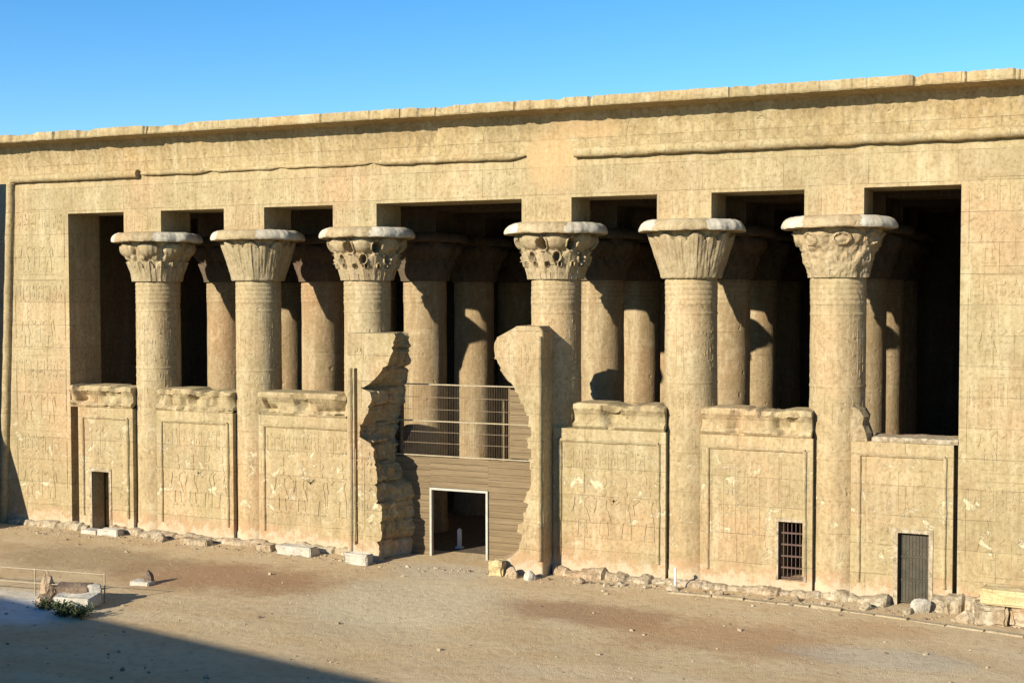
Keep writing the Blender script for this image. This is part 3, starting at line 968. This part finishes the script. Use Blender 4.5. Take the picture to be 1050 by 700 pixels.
# white post just inside the door
mb = MB(); mb.box(-.06, .06, -.05, .05, 0, .62); mb.box(-.12, .12, -.1, .1, 0, .06)
mb.prism_y([(-.06, .62), (.06, .62), (0, .68)], -.05, .05)
o = mb.build('marker_post', M['whitepost']); o.location = (-.72, 2.3, 0)
tag(o, 'slim white post standing in the dark just inside the entrance door', 'post')
mb = MB(); mb.tube((0, 0, -.05), (0, 0, .62), .035, 10); mb.tube((0, 0, .62), (0, 0, .66), .045, 10, r2=.02)
o = mb.build('marker_post', M['whitepost']); o.location = (7.74, -.78, 0)
tag(o, 'short white post in front of the column right of the fourth screen wall', 'post')


# ------------------------------------------------------------------ loose stones
def rock(sx, sy, sz, seed, rough=.22, flat=.3):
    """broken stone: a jittered icosphere cut by a few planes"""
    bm = bmesh.new(); bmesh.ops.create_icosphere(bm, subdivisions=3, radius=1)
    r = random.Random(seed)
    planes = [(Vector((r.uniform(-1, 1), r.uniform(-1, 1), r.uniform(-.4, 1))).normalized(), r.uniform(.5, .82)) for _ in range(9)]
    for v in bm.verts:
        p = v.co.copy()
        for nrm, d in planes:
            k = p.dot(nrm)
            if k > d: p -= nrm * (k - d) * .92
        p += p.normalized() * rough * .35 * noise.noise(p * 2.3 + Vector((seed, 0, 0))) + p.normalized() * .05 * noise.noise(p * 6 + Vector((seed, 3, 0)))
        p.z = max(p.z, -flat)
        v.co = Vector((p.x * sx, p.y * sy, (p.z + flat) * sz))
    return bm


def stone(x, y, s, mat, label, seed, z=-.03, rz=None, cat='stone', group=None, name='stone'):
    bm = rock(*s, seed)
    me = bpy.data.meshes.new(name); bm.to_mesh(me); bm.free(); me.materials.append(mat)
    o = bpy.data.objects.new(name, me); col.objects.link(o); o.location = (x, y, z)
    o.rotation_euler = (0, 0, random.Random(seed).uniform(0, 6) if rz is None else rz)
    return tag(o, label, cat, group)


def block(x, y, s, mat, label, seed, z=-.03, rz=0, tilt=0, group=None, name='stone_block'):
    """squared block with worn edges"""
    bm = bmesh.new(); bmesh.ops.create_cube(bm, size=1)
    for v in bm.verts: v.co = Vector((v.co.x * s[0], v.co.y * s[1], (v.co.z + .5) * s[2]))
    bmesh.ops.bevel(bm, geom=bm.edges[:], offset=min(s) * .09, segments=2, affect='EDGES')
    bmesh.ops.subdivide_edges(bm, edges=bm.edges[:], cuts=3, use_grid_fill=True)
    for v in bm.verts:
        v.co += Vector((1, 1, .6)) * 0 + v.normal * .14 * min(s) * noise.noise(v.co * 5 + Vector((seed, 0, 0))) + v.normal * .28 * min(s) * noise.noise(v.co * 2 + Vector((seed, 5, 0)))
    me = bpy.data.meshes.new(name); bm.to_mesh(me); bm.free(); me.materials.append(mat)
    o = bpy.data.objects.new(name, me); col.objects.link(o); o.location = (x, y, z); o.rotation_euler = (tilt, 0, rz)
    return tag(o, label, 'stone block', group)


# heap at the edge of the shadow
stone(-8.25, -8.75, (.30, .26, .62), M['tanstone'], 'tall tan boulder standing at the back of the stone heap beside the rail', 3, name='boulder')
block(-7.15, -8.95, (1.0, .5, .22), M['darkstone'], 'dark flat slab lying across the stone heap', 4, z=.30, rz=.3, tilt=.12)
block(-6.75, -9.3, (1.15, .6, .30), M['whitestone'], 'white broken slab lying in front of the stone heap above the shrub', 6, z=.04, rz=.15, tilt=.1)
block(-6.55, -8.82, (.34, .30, .30), M['whitestone'], 'small white block at the right end of the stone heap', 8, z=.24, rz=.7)
stone(-8.0, -9.2, (.28, .24, .26), M['tanstone'], 'low tan stone at the foot of the tall boulder', 9)
# two stones in mid court
block(-6.95, -6.32, (.62, .40, .13), M['whitestone'], 'flat white stone in the open court under a dark stone', 10, rz=.1)
stone(-6.82, -6.22, (.19, .17, .30), M['darkstone'], 'dark brown stone set on a flat white stone in the open court', 12, z=.09)
# by the doorway
block(-2.62, -1.18, (.95, .42, .36), M['whitestone'], 'large whitish block at the foot of the left door jamb', 13, rz=-.08)
block(2.20, -1.0, (.46, .5, .50), M['yellowstone'], 'bright yellow block at the foot of the right door jamb', 14, rz=.12)
stone(2.75, -1.12, (.28, .24, .28), M['rubble'], 'round pale rubble stone between the yellow block and the right door jamb', 15)
stone(3.35, -1.2, (.24, .2, .24), M['whitestone'], 'small white stone under the outer edge of the right door jamb', 16)
block(-5.2, -.75, (1.35, .5, .32), M['whitestone'], 'long whitish block at the foot of the third screen wall left of the doorway', 17, rz=-.03)
block(-6.55, -.62, (.6, .4, .24), M['rubble'], 'tan block left of the long whitish block below the third screen wall', 18, rz=.15)
block(-13.2, -.5, (.85, .4, .26), M['whitestone'], 'whitish block to the right of the dark doorway in the far left screen wall', 20, rz=.05)
block(-14.05, -.45, (.7, .5, .16), M['whitestone'], 'flat pale step in front of the dark doorway at the far left', 21)
stone(-10.9, -.62, (.3, .24, .24), M['rubble'], 'pale rubble stone at the foot of the first column from the left', 22)
block(-9.3, -.66, (1.1, .4, .22), M['rubble'], 'flat tan block at the foot of the second screen wall from the left', 23, rz=-.04)
# rubble on the right
block(14.55, -.62, (.42, .35, .36), M['whitestone'], 'white broken block in front of the dark metal gate at the lower right', 26, rz=.5, tilt=.2)
stone(14.25, -.95, (.26, .2, .16), M['rubble'], 'flat rubble stone lying before the metal gate beside the white block', 27)
block(16.75, -1.05, (1.25, .8, .42), M['yellowstone'], 'big pale yellow block lying on top of the pile at the lower right', 28, z=.52, rz=-.08)
block(16.35, -1.15, (.8, .75, .55), M['rubble'], 'rough block under the big yellow block, on its left', 29, rz=.1)
block(17.25, -1.1, (.8, .8, .54), M['broken'], 'brown block under the big yellow block, on its right', 30, rz=-.1)
stone(15.75, -1.25, (.3, .26, .28), M['rubble'], 'rounded stone leaning against the left side of the block pile', 31)
r = random.Random(5)
GR = 'rubble stones along the foot of the right half of the facade'
where = ['in front of the fourth screen wall', 'in front of the fifth screen wall', 'in front of the sixth screen wall']
for i in range(12):
    x = 4.5 + 9.2 * (i + r.uniform(0, .8)) / 12
    s = r.uniform(.08, .21)
    k = 0 if x < 7.6 else 1 if x < 11.9 else 2
    mat = r.choice([M['rubble'], M['rubble'], M['whitestone'], M['broken']])
    pale = 'white' if mat is M['whitestone'] else 'tan' if mat is M['broken'] else 'pale'
    big = s > .15
    stone(x, -.72 - r.uniform(0, .38), (s * 1.3, s, s), mat, f"{'larger' if big else 'small'} {pale} rubble stone lying {where[k]}", 100 + i, group=GR + f" ({'larger' if big else 'small'} {pale}, {where[k]})", name='rubble_stone')

# ------------------------------------------------------------------ barrier rail
bar = tag(empty('barrier', (-6.4, -8.58, 0)), 'thin wooden post and rail barrier at the left of the court', 'barrier')
dv = Vector((-3.45, -.37, 0)).normalized()
for k in range(4):
    p = dv * (k * 2.3); mb = MB(); mb.tube(p + Vector((0, 0, -.1)), p + Vector((0, 0, .83)), .02, 8); mb.build('post', M['barrier'], bar)
for zz in (.79, .40):
    mb = MB(); mb.tube(dv * -.05 + Vector((0, -.03, zz)), dv * 7.4 + Vector((0, -.03, zz)), .013, 8); mb.build('rail', M['barrier'], bar)

# ------------------------------------------------------------------ low shrub by the heap
def shrub(x, y, w_, d_, h_, n, seed, label):
    e = tag(empty('shrub', (x, y, 0)), label, 'shrub')
    r = random.Random(seed); lf = MB(); st = MB()
    tips = []
    for i in range(26):
        a = r.uniform(0, 2 * math.pi); q = r.uniform(.2, 1)
        tip = Vector((math.cos(a) * w_ * q, math.sin(a) * d_ * q, h_ * r.uniform(.4, 1.0) * (1.15 - .5 * q)))
        base = Vector((tip.x * .25, tip.y * .25, -.03)); tips.append((base, tip))
        st.tube(base, tip, .012, 5, r2=.004)
    for i in range(n):
        b, t_ = r.choice(tips); p = b.lerp(t_, r.uniform(.35, 1.05)) + Vector((r.gauss(0, .05), r.gauss(0, .05), r.gauss(0, .04)))
        d = Vector((r.gauss(0, 1), r.gauss(0, 1), r.gauss(.4, .7))).normalized(); u = d.orthogonal().normalized(); u.rotate(Matrix.Rotation(r.uniform(0, 6), 3, d))
        L = r.uniform(.05, .10); ww = L * .32
        lf.add([p, p + d * L * .5 + u * ww, p + d * L, p + d * L * .5 - u * ww], [(0, 1, 2, 3)])
    lf.build('foliage', M['leaf'], e); st.build('stem', M['bark'], e)


shrub(-6.2, -10.15, .75, .40, .36, 1300, 2, 'low green shrub in front of the white slab of the stone heap')
shrub(-7.35, -9.75, .4, .3, .25, 500, 3, 'small dark shrub at the left foot of the stone heap')

# ------------------------------------------------------------------ surroundings that shade the court
def house(name, x0, x1, y0, y1, z0, z1, rz, piv, label, mat, wins, face=-1):
    e = tag(empty(name, (*piv, z0), rz), label, 'house')
    h = z1 - z0
    mb = MB(); mb.box(x0, x1, y0, y1, -.2, h - .3); mb.build('wall', mat, e)
    mb = MB(); mb.box(x0 - .1, x1 + .1, y0 - .1, y1 + .1, h - .3, h); mb.build('parapet', mat, e)
    for (wx, wz, ww, wh) in wins:
        yy = y1 if face > 0 else y0
        mb = MB(); mb.box(wx, wx + ww, yy - .03, yy + .03, wz, wz + wh); f = mb.build('window', M['frame'], e)
        mb = MB(); mb.box(wx + .08, wx + ww - .08, yy - .036, yy + .036, wz + .08, wz + wh - .08); mb.build('shutter', M['plank'], f)
    return e


# row of mud-brick houses along the street edge, out of frame at the lower left; their roofline throws the foreground shadow
house('house', -17.0, -.3, -6.0, 0, 6.5, 9.55, math.atan2(-1.25, 6.25), (-2.5, -35.15), 'flat roofed mud brick house on the street edge behind the court', M['mud'],
      [(-15, .9, 1, 1.3), (-11, .9, 1, 1.3), (-7, .9, 1, 1.3), (-3, .9, 1, 1.3)], 1)
e2 = house('house', -8, 0, 0, 12, 8, 14.5, 0, (-25, 2), 'tall dark rendered house on the bank left of the temple', M['darkhouse'],
           [(-7, 1, 1, 1.4), (-3, 1, 1, 1.4), (-7, 4, 1, 1.4), (-3, 4, 1, 1.4)], -1)
# mud-brick wall added just out of frame, stepped to shade the facade's left foot
mb = MB(); rows = []
prof = [(-22, 5.2), (-20.6, 5.0), (-20.0, 4.7), (-19.5, 4.35), (-19.25, 3.5), (-18.95, 2.7), (-18.7, 1.9), (-18.5, 1.3), (-18.3, .6), (-18.1, -.05)]
mb.prism_y([(x, z) for x, z in prof] + [(-22, -.05)], -2.3, -1.7)
tag(mb.build('shadow_wall', M['mud']), 'unseen stepped mud brick wall added to shade the left corner of the temple', 'wall')

# ------------------------------------------------------------------ scattered pebbles on the court
def gravel():
    mb = MB(); r = random.Random(21)
    for i in range(1300):
        if r.random() < .65:
            x = r.uniform(-18, 18); y = -.55 - abs(r.gauss(0, .55))
        else:
            x = r.uniform(-17, 20); y = r.uniform(-15, -.6)
        s_ = r.uniform(.012, .035) if r.random() < .9 else r.uniform(.035, .08)
        z0 = .05 * fb(x, y, 0, .25, 3) * min(1, max(.15, -y / 3))
        pts = []
        n = 5
        a0 = r.uniform(0, 6)
        low = [(x + s_ * 1.2 * math.cos(a0 + k * 1.2566) * r.uniform(.7, 1.2), y + s_ * math.sin(a0 + k * 1.2566) * r.uniform(.7, 1.2), z0 - .03) for k in range(n)]
        up = [(x + (p[0] - x) * r.uniform(.5, .85), y + (p[1] - y) * r.uniform(.5, .85), z0 + s_ * r.uniform(.5, 1.0)) for p in low]
        m_ = r.choice((0, 1, 1, 2))
        mb.add(low + up, [(0, 1, 6, 5), (1, 2, 7, 6), (2, 3, 8, 7), (3, 4, 9, 8), (4, 0, 5, 9), (5, 6, 7, 8, 9)], m_)
    o = mb.build('gravel', [M['rubble'], M['kerb'], M['darkstone']])
    tag(o, 'scattered pebbles and stone chips on the sandy court', 'gravel', kind='stuff')


gravel()
